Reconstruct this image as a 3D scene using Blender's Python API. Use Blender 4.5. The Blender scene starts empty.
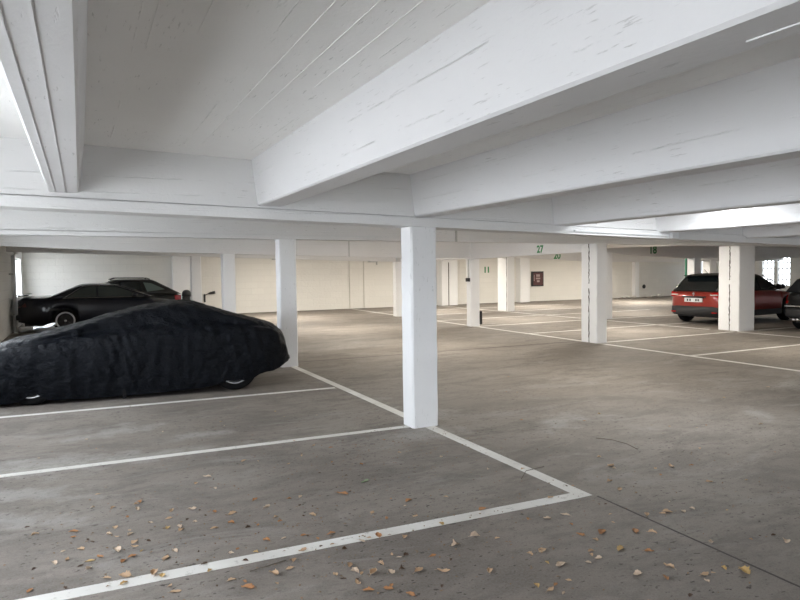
import bpy, bmesh, math, random
from mathutils import Vector, Matrix, noise
sc = bpy.context.scene
C = sc.collection
R_ = random.Random(7)
rad = math.radians

# ---------------- camera ----------------
cam = bpy.data.cameras.new('camera'); co = bpy.data.objects.new('camera', cam); C.objects.link(co)
cam.sensor_width = 36.0; cam.lens = 652.15 / 800 * 36; cam.clip_start = 0.05; cam.clip_end = 300
Rv = Vector((0.89796, -0.4399, -0.01291)); Fv = Vector((0.43893, 0.89734, -0.04615)).normalized()
Uv = Rv.cross(Fv).normalized(); Rv = Fv.cross(Uv).normalized()
co.matrix_world = Matrix(((Rv.x, Uv.x, -Fv.x, 0), (Rv.y, Uv.y, -Fv.y, 0), (Rv.z, Uv.z, -Fv.z, 1.6), (0, 0, 0, 1)))
sc.camera = co

# ---------------- world, exposure ----------------
w = bpy.data.worlds.new('sky'); sc.world = w; w.use_nodes = True
bg = w.node_tree.nodes['Background']; bg.inputs[0].default_value = (0.86, 0.92, 1.0, 1); bg.inputs[1].default_value = 5.0
sc.view_settings.view_transform = 'Standard'; sc.view_settings.look = 'None'
sc.view_settings.exposure = 1.27; sc.view_settings.gamma = 1; sc.view_settings.use_curve_mapping = False
sc.cycles.diffuse_bounces = 8; sc.cycles.max_bounces = 12; sc.cycles.glossy_bounces = 4
sc.cycles.sample_clamp_indirect = 6.0; sc.cycles.use_denoising = True
sc.cycles.caustics_reflective = False; sc.cycles.caustics_refractive = False

# ---------------- grid of the building ----------------
G = [-8.46, -3.67, 1.12, 5.906, 10.696, 15.486, 20.275, 25.45]     # girder lines along Y
A, B = 3.107, 9.854
XL, XR, YN, YF = -1.75, 30.5, -8.5, 25.45
SKY = (0.80, 0.89, 1.0)
def lerp_table(t):
    def f(x):
        if x <= t[0][0]: return t[0][1]
        for (x0, y0), (x1, y1) in zip(t, t[1:]):
            if x <= x1: return y0 + (y1 - y0) * (x - x0) / (x1 - x0)
        return t[-1][1]
    f.t = t
    return f

# portals help the sky light find the openings
def portal(loc, rot, sx, sy):
    l = bpy.data.lights.new('sky_portal', 'AREA'); l.shape = 'RECTANGLE'; l.size = sx; l.size_y = sy
    l.cycles.is_portal = True
    o = bpy.data.objects.new('sky_portal', l); C.objects.link(o); o.location = loc; o.rotation_euler = rot
L_OPEN = [(-7.6, -4.4), (-3.1, .4), (1.7, 5.3), (6.3, 10.1), (11.1, 14.2), (22.6, 24.8)]   # left wall openings (Y ranges)
R_OPEN = [(24.3, 24.85), (20.66, 21.26), (19.85, 20.46), (16.3, 16.9), (12.2, 12.8), (11.3, 11.9), (7.2, 7.8), (2.4, 3.0)]
for y0, y1 in L_OPEN: portal((XL - .26, (y0 + y1) / 2, 1.52), (0, rad(-90), 0), 1.2, y1 - y0)
for y0, y1 in R_OPEN: portal((XR + .26, (y0 + y1) / 2, 1.3), (0, rad(90), 0), 1.4, y1 - y0)
portal((5.6, YN - .26, 1.1), (rad(90), 0, 0), 6.0, 2.2)

# ---------------- materials ----------------
def new_mat(name):
    m = bpy.data.materials.new(name); m.use_nodes = True
    nt = m.node_tree; return m, nt, nt.nodes['Principled BSDF']
def simple(name, col, rough=.5, metal=0, spec=.5, **k):
    m, nt, p = new_mat(name)
    p.inputs['Base Color'].default_value = (*col, 1); p.inputs['Roughness'].default_value = rough
    p.inputs['Metallic'].default_value = metal; p.inputs['Specular IOR Level'].default_value = spec
    for a, b in k.items(): p.inputs[a.replace('_', ' ')].default_value = b
    return m
class N:
    """small helper that wires shader nodes"""
    def __init__(s, nt): s.nt = nt
    def __call__(s, t, **k):
        n = s.nt.nodes.new('ShaderNode' + t)
        for a, v in k.items():
            if hasattr(n, a): setattr(n, a, v)
        return n
    def link(s, a, b): s.nt.links.new(a, b)
    def pos(s, scale=(1, 1, 1), world=True):
        g = s('NewGeometry') if world else s('TexCoord')
        m = s('Mapping'); m.inputs['Scale'].default_value = scale
        s.link(g.outputs['Position' if world else 'Object'], m.inputs['Vector']); return m.outputs[0]
    def noise(s, vec, scale, detail=4, rough=.55, dist=0):
        n = s('TexNoise'); n.inputs['Scale'].default_value = scale; n.inputs['Detail'].default_value = detail
        n.inputs['Roughness'].default_value = rough; n.inputs['Distortion'].default_value = dist
        s.link(vec, n.inputs['Vector']); return n.outputs['Fac']
    def ramp(s, fac, stops):
        r = s('ValToRGB'); e = r.color_ramp.elements
        while len(e) < len(stops): e.new(0.5)
        for i, (p, c) in enumerate(stops):
            e[i].position = p; e[i].color = (c, c, c, 1) if not hasattr(c, '__len__') else (*c, 1)
        s.link(fac, r.inputs[0]); return r.outputs[0]
    def mix(s, fac, a, b, mode='MIX'):
        m = s('Mix'); m.data_type = 'RGBA'; m.blend_type = mode
        for sock, v in ((m.inputs[0], fac), (m.inputs[6], a), (m.inputs[7], b)):
            if hasattr(v, 'links') or hasattr(v, 'is_output'): s.link(v, sock)
            elif hasattr(v, '__len__'): sock.default_value = (*v, 1)
            else: sock.default_value = v
        return m.outputs[2]
    def math(s, op, a, b=0.0, c=0.0):
        m = s('Math'); m.operation = op
        for i, v in enumerate((a, b, c)):
            if hasattr(v, 'is_output'): s.link(v, m.inputs[i])
            else: m.inputs[i].default_value = v
        return m.outputs[0]
    def bump(s, h, strength, dist, prev=None):
        b = s('Bump'); b.inputs['Strength'].default_value = strength; b.inputs['Distance'].default_value = dist
        s.link(h, b.inputs['Height'])
        if prev: s.link(prev, b.inputs['Normal'])
        return b.outputs[0]

def painted_concrete(name, col, grain, plank=None, axis='X'):
    """white painted board-formed concrete; grain = texture scale, stretched along the boards"""
    m, nt, p = new_mat(name); n = N(nt)
    v = n.pos(grain); big = n.noise(n.pos((1, 1, 1)), .9, 4)
    pits = n.noise(v, 24, 4, .6)
    pit_mask = n.ramp(pits, [(0, 0), (.63, 0), (.68, 1), (1, 1)])
    base = n.mix(n.ramp(big, [(.3, 0), (.7, 1)]), tuple(c * .94 for c in col), col)
    where = n.ramp(n.noise(n.pos((1, 1, 1)), 1.7, 3), [(.42, 0), (.62, 1)])
    fac = n.math('MULTIPLY', pit_mask, where)
    base = n.mix(n.math('MULTIPLY', fac, .45), base, (.34, .33, .31))
    fine = n.noise(n.pos((1, 1, 1)), 45, 4)
    nr = n.bump(fine, .25, .006)
    nr = n.bump(n.math('SUBTRACT', 1.0, fac), .4, .006, nr)
    if plank:
        sep = n('SeparateXYZ'); n.link(n.pos((1, 1, 1)), sep.inputs[0])
        wob = n.math('MULTIPLY', n.noise(n.pos((.4, .4, .4)), 2.0, 2), .03)
        c = n.math('ADD', sep.outputs[axis], wob)
        fr = n.math('FRACT', n.math('DIVIDE', c, plank))
        d = n.math('ABSOLUTE', n.math('SUBTRACT', fr, .5))
        line = n.ramp(d, [(0, 1), (.006 / plank * .5, .6), (.009 / plank * .5, 0), (1, 0)])
        vis = n.ramp(n.noise(n.pos(tuple(q * .7 + .3 for q in grain)), 3.0, 5, .7), [(.50, 0), (.60, 1)])
        line = n.math('MULTIPLY', line, vis)
        nr = n.bump(line, .7, .008, nr)
        base = n.mix(n.math('MULTIPLY', line, .12), base, (.35, .34, .32))
    n.link(base, p.inputs['Base Color']); n.link(nr, p.inputs['Normal'])
    p.inputs['Roughness'].default_value = .62; p.inputs['Specular IOR Level'].default_value = .3
    return m
WHITE = (.80, .80, .79)
m_slab = painted_concrete('white_slab_paint', (.90, .89, .87), (3, .35, 3), .52, 'X')
m_beamY = painted_concrete('white_beam_paint', (.76, .755, .76), (2, .28, 4), .17, 'Z')
m_beamX = painted_concrete('white_girder_paint', (.755, .75, .745), (.3, 2, 4), .13, 'Z')
m_col = painted_concrete('white_column_paint', (.84, .84, .84), (3, 3, .5), None)
def brick_wall(name, axis, col):
    m, nt, p = new_mat(name); n = N(nt)
    sep = n('SeparateXYZ'); n.link(n.pos((1, 1, 1)), sep.inputs[0])
    comb = n('CombineXYZ'); n.link(sep.outputs[axis], comb.inputs[0]); n.link(sep.outputs['Z'], comb.inputs[1])
    b = n('TexBrick'); n.link(comb.outputs[0], b.inputs['Vector'])
    b.inputs['Scale'].default_value = 1.0; b.inputs['Brick Width'].default_value = .5; b.inputs['Row Height'].default_value = .24
    b.inputs['Mortar Size'].default_value = .008; b.inputs['Mortar Smooth'].default_value = .6
    b.inputs['Color1'].default_value = (*col, 1); b.inputs['Color2'].default_value = (*[c * .965 for c in col], 1)
    b.inputs['Mortar'].default_value = (*[c * .9 for c in col], 1)
    big = n.noise(n.pos((1, 1, 1)), .7, 5)
    c = n.mix(n.ramp(big, [(.35, 0), (.65, .6)]), b.outputs['Color'], tuple(q * .93 for q in col))
    n.link(c, p.inputs['Base Color'])
    nr = n.bump(n.noise(n.pos((1, 1, 1)), 14, 5), .5, .02)
    inv = n.math('SUBTRACT', 1.0, b.outputs['Fac']); nr = n.bump(inv, .6, .01, nr)
    n.link(nr, p.inputs['Normal']); p.inputs['Roughness'].default_value = .65
    return m
m_wallX = brick_wall('white_block_wall', 'X', (.78, .76, .71))
m_wallY = brick_wall('white_block_wall_side', 'Y', (.76, .76, .74))

def floor_mat():
    m, nt, p = new_mat('worn_concrete_floor'); n = N(nt)
    v1 = n.pos((1, 1, 1)); g = n.noise(v1, .55, 6, .62, .6)
    base = n.mix(n.ramp(g, [(.34, 0), (.66, 1)]), (.180, .156, .132), (.275, .246, .215))
    # darker drips and traffic stains, longer along the bays
    st = n.ramp(n.noise(n.pos((.55, 1.3, 1)), 1.7, 8, .72, .5), [(.40, 1), (.53, 0)])
    base = n.mix(n.math('MULTIPLY', st, .55), base, (.105, .090, .077))
    mid = n.ramp(n.noise(n.pos((1.0, 1.8, 1)), 5.0, 7, .75, .3), [(.36, 1), (.50, 0)])
    base = n.mix(n.math('MULTIPLY', mid, .40), base, (.100, .086, .074))
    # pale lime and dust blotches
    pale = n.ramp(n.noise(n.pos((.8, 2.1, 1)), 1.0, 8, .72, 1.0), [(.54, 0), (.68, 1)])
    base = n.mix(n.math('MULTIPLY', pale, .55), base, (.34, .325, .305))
    # pale lime stains, and daylight streaks at the left painted into the colour: centre x, y, half length, half width, turn
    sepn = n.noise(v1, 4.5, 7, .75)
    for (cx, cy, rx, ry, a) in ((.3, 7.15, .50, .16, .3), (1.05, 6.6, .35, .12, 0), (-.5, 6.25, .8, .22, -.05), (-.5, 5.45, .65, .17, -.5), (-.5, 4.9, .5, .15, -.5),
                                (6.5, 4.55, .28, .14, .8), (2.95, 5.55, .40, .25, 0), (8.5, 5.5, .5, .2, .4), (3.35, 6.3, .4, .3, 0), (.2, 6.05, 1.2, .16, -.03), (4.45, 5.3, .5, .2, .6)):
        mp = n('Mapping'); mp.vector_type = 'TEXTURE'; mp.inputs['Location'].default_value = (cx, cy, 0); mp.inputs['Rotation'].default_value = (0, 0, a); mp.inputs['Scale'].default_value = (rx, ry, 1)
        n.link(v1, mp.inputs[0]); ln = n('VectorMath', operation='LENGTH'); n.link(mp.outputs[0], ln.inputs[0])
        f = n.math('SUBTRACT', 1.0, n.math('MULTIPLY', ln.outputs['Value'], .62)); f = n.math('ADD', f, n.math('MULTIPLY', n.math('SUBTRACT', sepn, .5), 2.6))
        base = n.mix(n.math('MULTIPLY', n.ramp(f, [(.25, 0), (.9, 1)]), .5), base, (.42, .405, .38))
    sp = n.ramp(n.noise(v1, 11, 6, .75), [(.33, 1), (.42, 0)])
    base = n.mix(n.math('MULTIPLY', sp, .5), base, (.065, .055, .048))
    fine = n.noise(v1, 70, 4, .7); base = n.mix(n.math('MULTIPLY', n.ramp(fine, [(.35, 0), (.65, 1)]), .35), base, (.29, .27, .25))
    grit = n.ramp(n.noise(v1, 130, 2), [(.58, 0), (.66, 1)]); base = n.mix(n.math('MULTIPLY', grit, .35), base, (.07, .06, .055))
    # small dark crumbs of dirt, denser in patches
    spots = n.math('MULTIPLY', n.ramp(n.noise(n.pos((.8, 1.2, 1)), 24, 3, .6), [(.62, 0), (.66, 1)]), n.ramp(n.noise(v1, .8, 3), [(.36, .15), (.58, 1)]))
    base = n.mix(n.math('MULTIPLY', spots, .85), base, (.045, .036, .03))
    n.link(base, p.inputs['Base Color'])
    n.link(n.ramp(g, [(.3, .62), (.7, .82)]), p.inputs['Roughness'])
    nr = n.bump(fine, .35, .004); nr = n.bump(n.noise(v1, 11, 6, .75), .25, .012, nr); n.link(nr, p.inputs['Normal'])
    p.inputs['Specular IOR Level'].default_value = .25
    return m
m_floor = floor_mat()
def line_mat():
    m, nt, p = new_mat('worn_white_line_paint'); n = N(nt)
    v = n.pos((1, 1, 1))
    wear = n.ramp(n.noise(v, 16, 6, .75), [(.56, 0), (.68, 1)])
    base = n.mix(n.ramp(n.noise(v, 2.0, 4), [(.3, 0), (.7, 1)]), (.58, .56, .52), (.74, .73, .70))
    base = n.mix(n.math('MULTIPLY', wear, .7), base, (.26, .24, .21))
    n.link(base, p.inputs['Base Color']); p.inputs['Roughness'].default_value = .7
    return m
m_line = line_mat()
m_dark = simple('dark_gap', (.02, .02, .02), .9)
m_crack = simple('joint_filler_dark', (.07, .06, .055), .9)
m_green = simple('green_number_paint', (.03, .22, .07), .6)
m_greenpost = simple('green_steel', (.02, .20, .11), .5)
m_galv = simple('white_painted_pipe', (.80, .81, .82), .32)
m_conduit = simple('grey_conduit', (.50, .50, .48), .5)
m_lampbody = simple('lamp_housing_white', (.75, .75, .75), .4)
m_black = simple('black_plastic', (.012, .012, .013), .55)
m_tyre = simple('tyre_rubber', (.006, .006, .0065), .85, 0, .2)
m_rim = simple('silver_rim', (.55, .56, .58), .3, .9)
m_rimdark = simple('dark_rim', (.05, .05, .055), .35, .7)
m_sideglass = simple('side_car_glass', (.045, .055, .052), .06, 0, .6)
m_glass = simple('tinted_car_glass', (.010, .014, .016), .06, 0, .6)
m_chrome = simple('chrome', (.75, .75, .76), .15, 1)
m_red = simple('red_car_paint', (.30, .024, .014), .28, .25, .5, Coat_Weight=1.0, Coat_Roughness=.05)
m_navy = simple('midnight_car_paint', (.0035, .0045, .010), .35, .1, .3, Coat_Weight=.55, Coat_Roughness=.05)
m_blackpaint = simple('black_car_paint', (.003, .0036, .0045), .35, .1, .3, Coat_Weight=.55, Coat_Roughness=.06)
m_trim = simple('grey_black_trim', (.025, .025, .026), .6)
m_tail = simple('red_tail_lens', (.45, .012, .012), .2)
m_plate = simple('number_plate_white', (.75, .75, .76), .4)
m_reflector = simple('white_reflector_lens', (.75, .72, .68), .15)
m_softtop = simple('black_soft_top_canvas', (.012, .013, .016), .85)
m_boardred = simple('dark_red_panel', (.07, .014, .013), .5)
def cover_mat():
    m, nt, p = new_mat('dark_nylon_cover'); n = N(nt)
    v = n.pos((1, 1, 1), False)
    c = n.mix(n.noise(v, 2.5, 4), (.0020, .0027, .0042), (.0045, .0058, .0090)); n.link(c, p.inputs['Base Color'])
    p.inputs['Roughness'].default_value = .42; p.inputs['Specular IOR Level'].default_value = .11
    p.inputs['Sheen Weight'].default_value = .0
    nr = n.bump(n.noise(n.pos((1.2, 1, 2.2), False), 6.5, 6, .62, 1.6), .55, .05)
    nr = n.bump(n.noise(v, 20, 6, .7, 1.5), .6, .016, nr); n.link(nr, p.inputs['Normal'])
    return m
m_cover = cover_mat()
def emit(name, col, s):
    m = bpy.data.materials.new(name); m.use_nodes = True; nt = m.node_tree; p = nt.nodes['Principled BSDF']
    p.inputs['Emission Color'].default_value = (*col, 1); p.inputs['Emission Strength'].default_value = s
    p.inputs['Base Color'].default_value = (.8, .8, .8, 1); return m

# ---------------- mesh helpers ----------------
def link(name, verts, faces, mat, parent=None, smooth=False):
    me = bpy.data.meshes.new(name); me.from_pydata([tuple(v) for v in verts], [], faces); me.update()
    bm = bmesh.new(); bm.from_mesh(me); bmesh.ops.recalc_face_normals(bm, faces=bm.faces); bm.to_mesh(me); bm.free()
    if smooth: me.polygons.foreach_set('use_smooth', [True] * len(me.polygons))
    me.materials.append(mat)
    o = bpy.data.objects.new(name, me); C.objects.link(o)
    if parent: o.parent = parent
    return o
class MB:
    def __init__(s): s.v = []; s.f = []
    def add(s, v, f):
        b = len(s.v); s.v += [tuple(q) for q in v]; s.f += [tuple(i + b for i in q) for q in f]; return s
    def box(s, x0, x1, y0, y1, z0, z1):
        return s.hexa([(x0, y0, z0), (x1, y0, z0), (x1, y1, z0), (x0, y1, z0), (x0, y0, z1), (x1, y0, z1), (x1, y1, z1), (x0, y1, z1)])
    def hexa(s, p): return s.add(p, [(0, 3, 2, 1), (4, 5, 6, 7), (0, 1, 5, 4), (1, 2, 6, 5), (2, 3, 7, 6), (3, 0, 4, 7)])
    def tube(s, pts, r, k=10, caps=True):
        pts = [Vector(p) for p in pts]; rings = []
        for i, p in enumerate(pts):
            d = (pts[min(i + 1, len(pts) - 1)] - pts[max(i - 1, 0)]).normalized()
            a = d.cross(Vector((0, 0, 1)) if abs(d.z) < .9 else Vector((1, 0, 0))).normalized(); b = d.cross(a)
            rr = r[i] if hasattr(r, '__len__') else r
            rings.append([p + (a * math.cos(t) + b * math.sin(t)) * rr for t in (2 * math.pi * j / k for j in range(k))])
        s.rings(rings, caps); return s
    def rings(s, rings, caps=True, closed=True):
        k = len(rings[0]); v = [q for r in rings for q in r]; f = []
        for i in range(len(rings) - 1):
            for j in range(k if closed else k - 1):
                a, b = i * k + j, i * k + (j + 1) % k; f.append((a, b, b + k, a + k))
        if caps: f += [tuple(range(k)), tuple(range((len(rings) - 1) * k, len(rings) * k))]
        return s.add(v, f)
    def lathe_y(s, c, prof, k=28):
        """prof: (radius, y) around the Y axis through c"""
        return s.rings([[(c[0] + r * math.cos(t), c[1] + y, c[2] + r * math.sin(t)) for t in (2 * math.pi * j / k for j in range(k))] for r, y in prof], False)
    def build(s, name, mat, parent=None, smooth=False, bevel=0):
        o = link(name, s.v, s.f, mat, parent, smooth)
        if bevel:
            b = o.modifiers.new('b', 'BEVEL'); b.width = bevel; b.segments = 2; b.limit_method = 'ANGLE'; b.angle_limit = rad(40)
        return o
def tag(o, label=None, cat=None, group=None, kind=None):
    if label: o['label'] = label
    if cat: o['category'] = cat
    if group: o['group'] = group
    if kind: o['kind'] = kind
    return o
def empty(name, loc=(0, 0, 0), rz=0):
    o = bpy.data.objects.new(name, None); C.objects.link(o); o.location = loc; o.rotation_euler = (0, 0, rz); o.empty_display_size = .2
    return o
def S(o, label=None, cat=None): return tag(o, label, cat, None, 'structure')

# ---------------- floor, walls, slabs ----------------
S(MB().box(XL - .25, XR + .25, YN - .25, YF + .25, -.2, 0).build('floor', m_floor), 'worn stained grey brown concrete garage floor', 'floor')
gm = simple('outdoor_paving', (.62, .61, .59), .8)
S(MB().add([(-40, -40, -.21), (70, -40, -.21), (70, 70, -.21), (-40, 70, -.21)], [(0, 1, 2, 3)]).build('ground_outside', gm), 'pale paving outside the garage', 'ground')

def wall_with_openings(name, X0, X1, opens, sill, head, mat, label):
    m = MB(); ys = sorted(opens); y = YN - .25
    for y0, y1 in ys:
        m.box(X0, X1, y, y0, 0, 2.9); m.box(X0, X1, y0, y1, 0, sill); m.box(X0, X1, y0, y1, head, 2.9); y = y1
    m.box(X0, X1, y, YF + .25, 0, 2.9)
    return S(m.build(name, mat), label, 'wall')
wall_with_openings('wall_left', XL - .25, XL, L_OPEN, .92, 2.12, m_wallY, 'white painted side wall at the far left edge')
wall_with_openings('wall_right', XR, XR + .25, R_OPEN, .60, 1.99, m_wallY, 'white painted end wall with narrow windows on the right')
S(MB().box(XL, XR, YF, YF + .25, 0, 2.9).build('wall_back', m_wallX), 'white painted block wall across the back of the garage', 'wall')
S(MB().box(XL, 2.6, YN - .25, YN, 0, 2.9).box(8.6, XR, YN - .25, YN, 0, 2.9).box(2.6, 8.6, YN - .25, YN, 2.25, 2.9).build('wall_near', m_wallX), 'white wall with the wide entrance behind the camera', 'wall')

slabN = lerp_table([(-2, 2.685), (9.5, 2.35), (31, 2.33)])
slabF = lerp_table([(-2, 2.66), (10, 2.52), (14.4, 2.48), (18.5, 2.36), (31, 2.33)])
def slab(name, f, y0, y1, label):
    m = MB()
    for (x0, _), (x1, _) in zip(f.t, f.t[1:]):
        m.hexa([(x0, y0, f(x0)), (x1, y0, f(x1)), (x1, y1, f(x1)), (x0, y1, f(x0)), (x0, y0, 2.95), (x1, y0, 2.95), (x1, y1, 2.95), (x0, y1, 2.95)])
    if y0 < 0:
        for fx, ya, yb in ((.885, .5, 5.3), (1.03, .5, 4.4), (1.17, .5, 3.4), (.30, .5, 3.2), (.48, .5, 2.9), (2.5, .5, 5.6), (4.0, .5, 5.6)):
            z = f(fx); m.hexa([(fx - .003, ya, z - .003), (fx + .003, ya, z - .003), (fx + .003, yb, z - .003), (fx - .003, yb, z - .003), (fx - .004, ya, z + .004), (fx + .004, ya, z + .004), (fx + .004, yb, z + .004), (fx - .004, yb, z + .004)])
    S(m.build(name, m_slab), label, 'ceiling')
slab('ceiling', slabN, YN - .25, G[3], 'white board-marked concrete slab over the nearest bays')
slab('ceiling', slabF, G[3], YF + .25, 'white concrete slab over the far bays and the aisle')

# girders across the building (along X)
GB = {3: [(-1.75, 2.150), (5.4, 1.967), (9.3, 1.868), (10.2, 1.86), (30.5, 1.86)],
      4: [(-1.75, 2.17), (3.3, 2.13), (9.7, 2.10), (16.8, 2.06), (30.5, 2.0)],
      5: [(-1.75, 2.2), (1.2, 2.07), (3.16, 2.02), (6.4, 1.94), (8.8, 1.91), (9.85, 1.90), (12, 1.98), (14.4, 2.05), (18.4, 1.86), (19.7, 1.87), (30.5, 1.84)],
      6: [(-1.75, 2.22), (4.1, 2.05), (8.4, 1.91), (10, 1.88), (12, 1.95), (14.4, 2.04), (18, 1.86), (19.4, 1.82), (22, 1.80), (30.5, 1.80)]}
GB[0] = GB[1] = GB[2] = GB[3]
gf = {k: lerp_table(v) for k, v in GB.items()}
def girder(k, label):
    f = gf[k]; y0, y1 = G[k] - .121, G[k] + .14; m = MB()
    lip = {3: .09, 4: .06}.get(k, 0)
    for (x0, _), (x1, _) in zip(f.t, f.t[1:]):
        a, b = f(x0), f(x1); T = 2.8; g_ = .009 if lip else 0
        if lip: m.hexa([(x0, y0 + .03, a + lip - .01), (x1, y0 + .03, b + lip - .01), (x1, y1, b + lip - .01), (x0, y1, a + lip - .01), (x0, y0 + .03, a + lip + .02), (x1, y0 + .03, b + lip + .02), (x1, y1, b + lip + .02), (x0, y1, a + lip + .02)])
        m.hexa([(x0, y0, a + lip + g_), (x1, y0, b + lip + g_), (x1, y1, b + lip + g_), (x0, y1, a + lip + g_), (x0, y0, T), (x1, y0, T), (x1, y1, T), (x0, y1, T)])
        if lip:
            c = .035
            m.hexa([(x0, y0 - c, a), (x1, y0 - c, b), (x1, y1, b), (x0, y1, a), (x0, y0 - c, a + lip - .004), (x1, y0 - c, b + lip - .004), (x1, y1, b + lip - .004), (x0, y1, a + lip - .004)])
    S(m.build('ceiling_beam', m_beamX), label, 'beam')
girder(0, 'white cross beam at the entrance behind the camera')
girder(1, 'white cross beam behind the camera, second from the entrance')
girder(3, 'nearest white cross beam with a lower lip, resting on the front column')
girder(4, 'white cross beam over the second column, behind the covered car')
girder(5, 'third white cross beam back, green number 18 on its right part')
girder(6, 'white cross beam furthest back, in front of the block wall')

# joists of the near bays (along Y), ends meeting the girders
jx = [(-1.72, -1.60), (-.205, .015), (1.435, 1.655), (3.005, 3.22), (4.75, 4.96), (6.32, 6.53), (7.9, 8.11), (9.48, 9.69), (11.05, 11.26), (12.6, 12.8)]
jl = ['against the left wall', 'at the top left of view, its ribbed underside showing', 'largest and brightest, running from the left of centre to the top right corner',
      'running over the front column', 'third pale one right of the front column', 'with a strongly lit side under the lamp', 'shaded, just right of the lamp', 'far right, above the parked cars side', 'beyond the right edge of view', 'furthest right beyond view']
for (x0, x1), lb in zip(jx, jl):
    zb = 2.236 - .0345 * (x0 + .1) if x0 < 8 else 1.965
    T = 2.8; m = MB(); c = .012; tp = .042 * (T - zb) / .36 if x0 > -1 else 0.0
    for y0, y1 in ((G[0] + .14, G[1] - .121), (G[1] + .14, G[3] - .121)):
        m.add([(x0 + c, y0, zb), (x1 - c, y0, zb), (x1, y0, zb + c), (x1 + tp, y0, T), (x0 - tp, y0, T), (x0, y0, zb + c),
               (x0 + c, y1, zb), (x1 - c, y1, zb), (x1, y1, zb + c), (x1 + tp, y1, T), (x0 - tp, y1, T), (x0, y1, zb + c)],
              [(0, 1, 7, 6), (1, 2, 8, 7), (2, 3, 9, 8), (4, 5, 11, 10), (5, 0, 6, 11), (0, 5, 4, 3, 2, 1), (6, 7, 8, 9, 10, 11)])
    for fx in {0: (), 1: (-.155, -.085), 2: (1.575,), 3: (3.12,)}.get(jx.index((x0, x1)), ()):
        for y0, y1 in ((G[1] + .14, G[3] - .121),) if x0 < 1 else ((G[1] + .14, 1.15),):
            h_ = .004
            m.hexa([(fx - .003, y0, zb + .004), (fx + .003, y0, zb + .004), (fx + .004, y1, zb + .004), (fx - .002, y1, zb + .004), (fx - .002, y0, zb - h_), (fx + .002, y0, zb - h_), (fx + .003, y1, zb - h_), (fx - .001, y1, zb - h_)])
    S(m.build('ceiling_joist', m_beamY), 'white concrete ceiling joist ' + lb, 'beam')
# beams along the rows of columns, far bays
def row_beam(x0, x1, y0, y1, z0, z1, label):
    MBx = MB().hexa([(x0, y0, z0), (x1, y0, z0), (x1, y1, z1), (x0, y1, z1), (x0, y0, 2.8), (x1, y0, 2.8), (x1, y1, 2.8), (x0, y1, 2.8)])
    S(MBx.build('ceiling_beam', m_beamY), label, 'beam')
row_beam(B - .145, B + .145, G[4] + .14, G[5] - .121, 1.93, 1.875, 'white beam along the far side of the aisle with green number 27')
row_beam(B - .145, B + .145, G[5] + .14, G[6] - .121, 1.885, 1.88, 'white beam along the aisle, next behind number 27')
row_beam(14.25, 14.6, G[4] + .14, G[5] - .121, 2.14, 2.18, 'white beam above the row of columns left of the red car')

# ---------------- columns ----------------
def column(x0, x1, y0, y1, top, label, joint=None):
    m = MB(); n = 14; hw = []
    rng = random.Random(int(x0 * 100 + y0 * 37))
    rings = []
    for i in range(n + 1):
        z = (top + .004) * i / n; d = .008; j = lambda: rng.uniform(-.0035, .0035)
        c = .016 + rng.uniform(-.003, .003)
        rings.append([(x0 + c, y0 + j(), z), (x1 - c, y0 + j(), z), (x1 + j(), y0 + c, z), (x1 + j(), y1 - c, z), (x1 - c, y1 + j(), z), (x0 + c, y1 + j(), z), (x0 + j(), y1 - c, z), (x0 + j(), y0 + c, z)])
    m.rings(rings)
    r = m.build('concrete_column', m_col)
    r['kind'] = 'thing'; tag(r, label, 'column')
    if joint:
        fx, v = joint; mj = MB(); pts = []
        N_ = 26
        for a, b in ((.0, .55), (.6, 1.0)) if v > 0 else ((0, 1),):
            L = []; Rr = []
            for i in range(N_ + 1):
                z = top * (a + (b - a) * i / N_); o = fx + rng.uniform(-.008, .008); hw_ = .011 + rng.uniform(-.006, .006)
                L.append((x0 - .004, o - hw_, z)); Rr.append((x0 - .004, o + hw_, z))
            vs = L + Rr + [(x + .03, y, z) for x, y, z in L + Rr]; q = N_ + 1; fs = []
            for i in range(N_): fs += [(i, i + 1, q + i + 1, q + i), (i, 2 * q + i, 2 * q + i + 1, i + 1), (q + i, q + i + 1, 3 * q + i + 1, 3 * q + i)]
            mj.add(vs, fs)
        mj.build('expansion_joint', m_crack, r)
    return r
wA, tA = .1456, .12
def colA(k, label): return column(A - wA, A + wA, G[k] - tA, G[k] + tA, gf[k](A), label)
colA(3, 'nearest white square column, front and centre, at the corner of the white lines')
colA(4, 'second white column, behind the tail end of the covered car')
colA(5, 'third white column in the row behind the covered car')
colA(6, 'fourth white column in that row, beside the black wall lever')
colA(1, 'white column behind the camera by the entrance')
column(B - wA, B + wA, G[3] - tA, G[3] + tA, gf[3](B), 'white column of the aisle row just outside the right edge')
column(B - wA, B + wA, G[4] - .24, G[4] + .24, gf[4](B), 'wide white jointed column right of number 27', (G[4] - .005, 1))
column(B - wA, B + wA, G[5] - tA, G[5] + tA, gf[5](B), 'slim white column with a small switch box on it')
column(B - wA, B + wA, G[6] - tA, G[6] + tA, gf[6](B), 'distant white column partly hidden left of the front column')
column(14.36, 14.94, 10.6, 11.18, gf[4](14.6), 'broad white cracked column in front of the red car', (10.86, 1))
column(14.2, 14.75, 15.2, 15.75, gf[5](14.4), 'broad white column hidden behind the number 27 column')
column(14.27, 14.60, 20.05, 20.70, gf[6](14.4), 'white jointed column left of the dark red wall board', (20.11, -1))
column(18.52, 18.84, 15.33, 15.64, gf[5](18.7), 'white column with a green steel edge beyond the red car')
column(18.5, 18.8, 20.1, 20.4, gf[6](18.7), 'white column hidden behind the jointed aisle column')
column(25.2, 25.6, 20.05, 20.45, gf[6](25.4), 'distant pale column right of the green steel strip')
column(24.9, 25.3, 15.3, 15.7, gf[5](25), 'white column outside the right edge, near the narrow windows')
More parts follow.
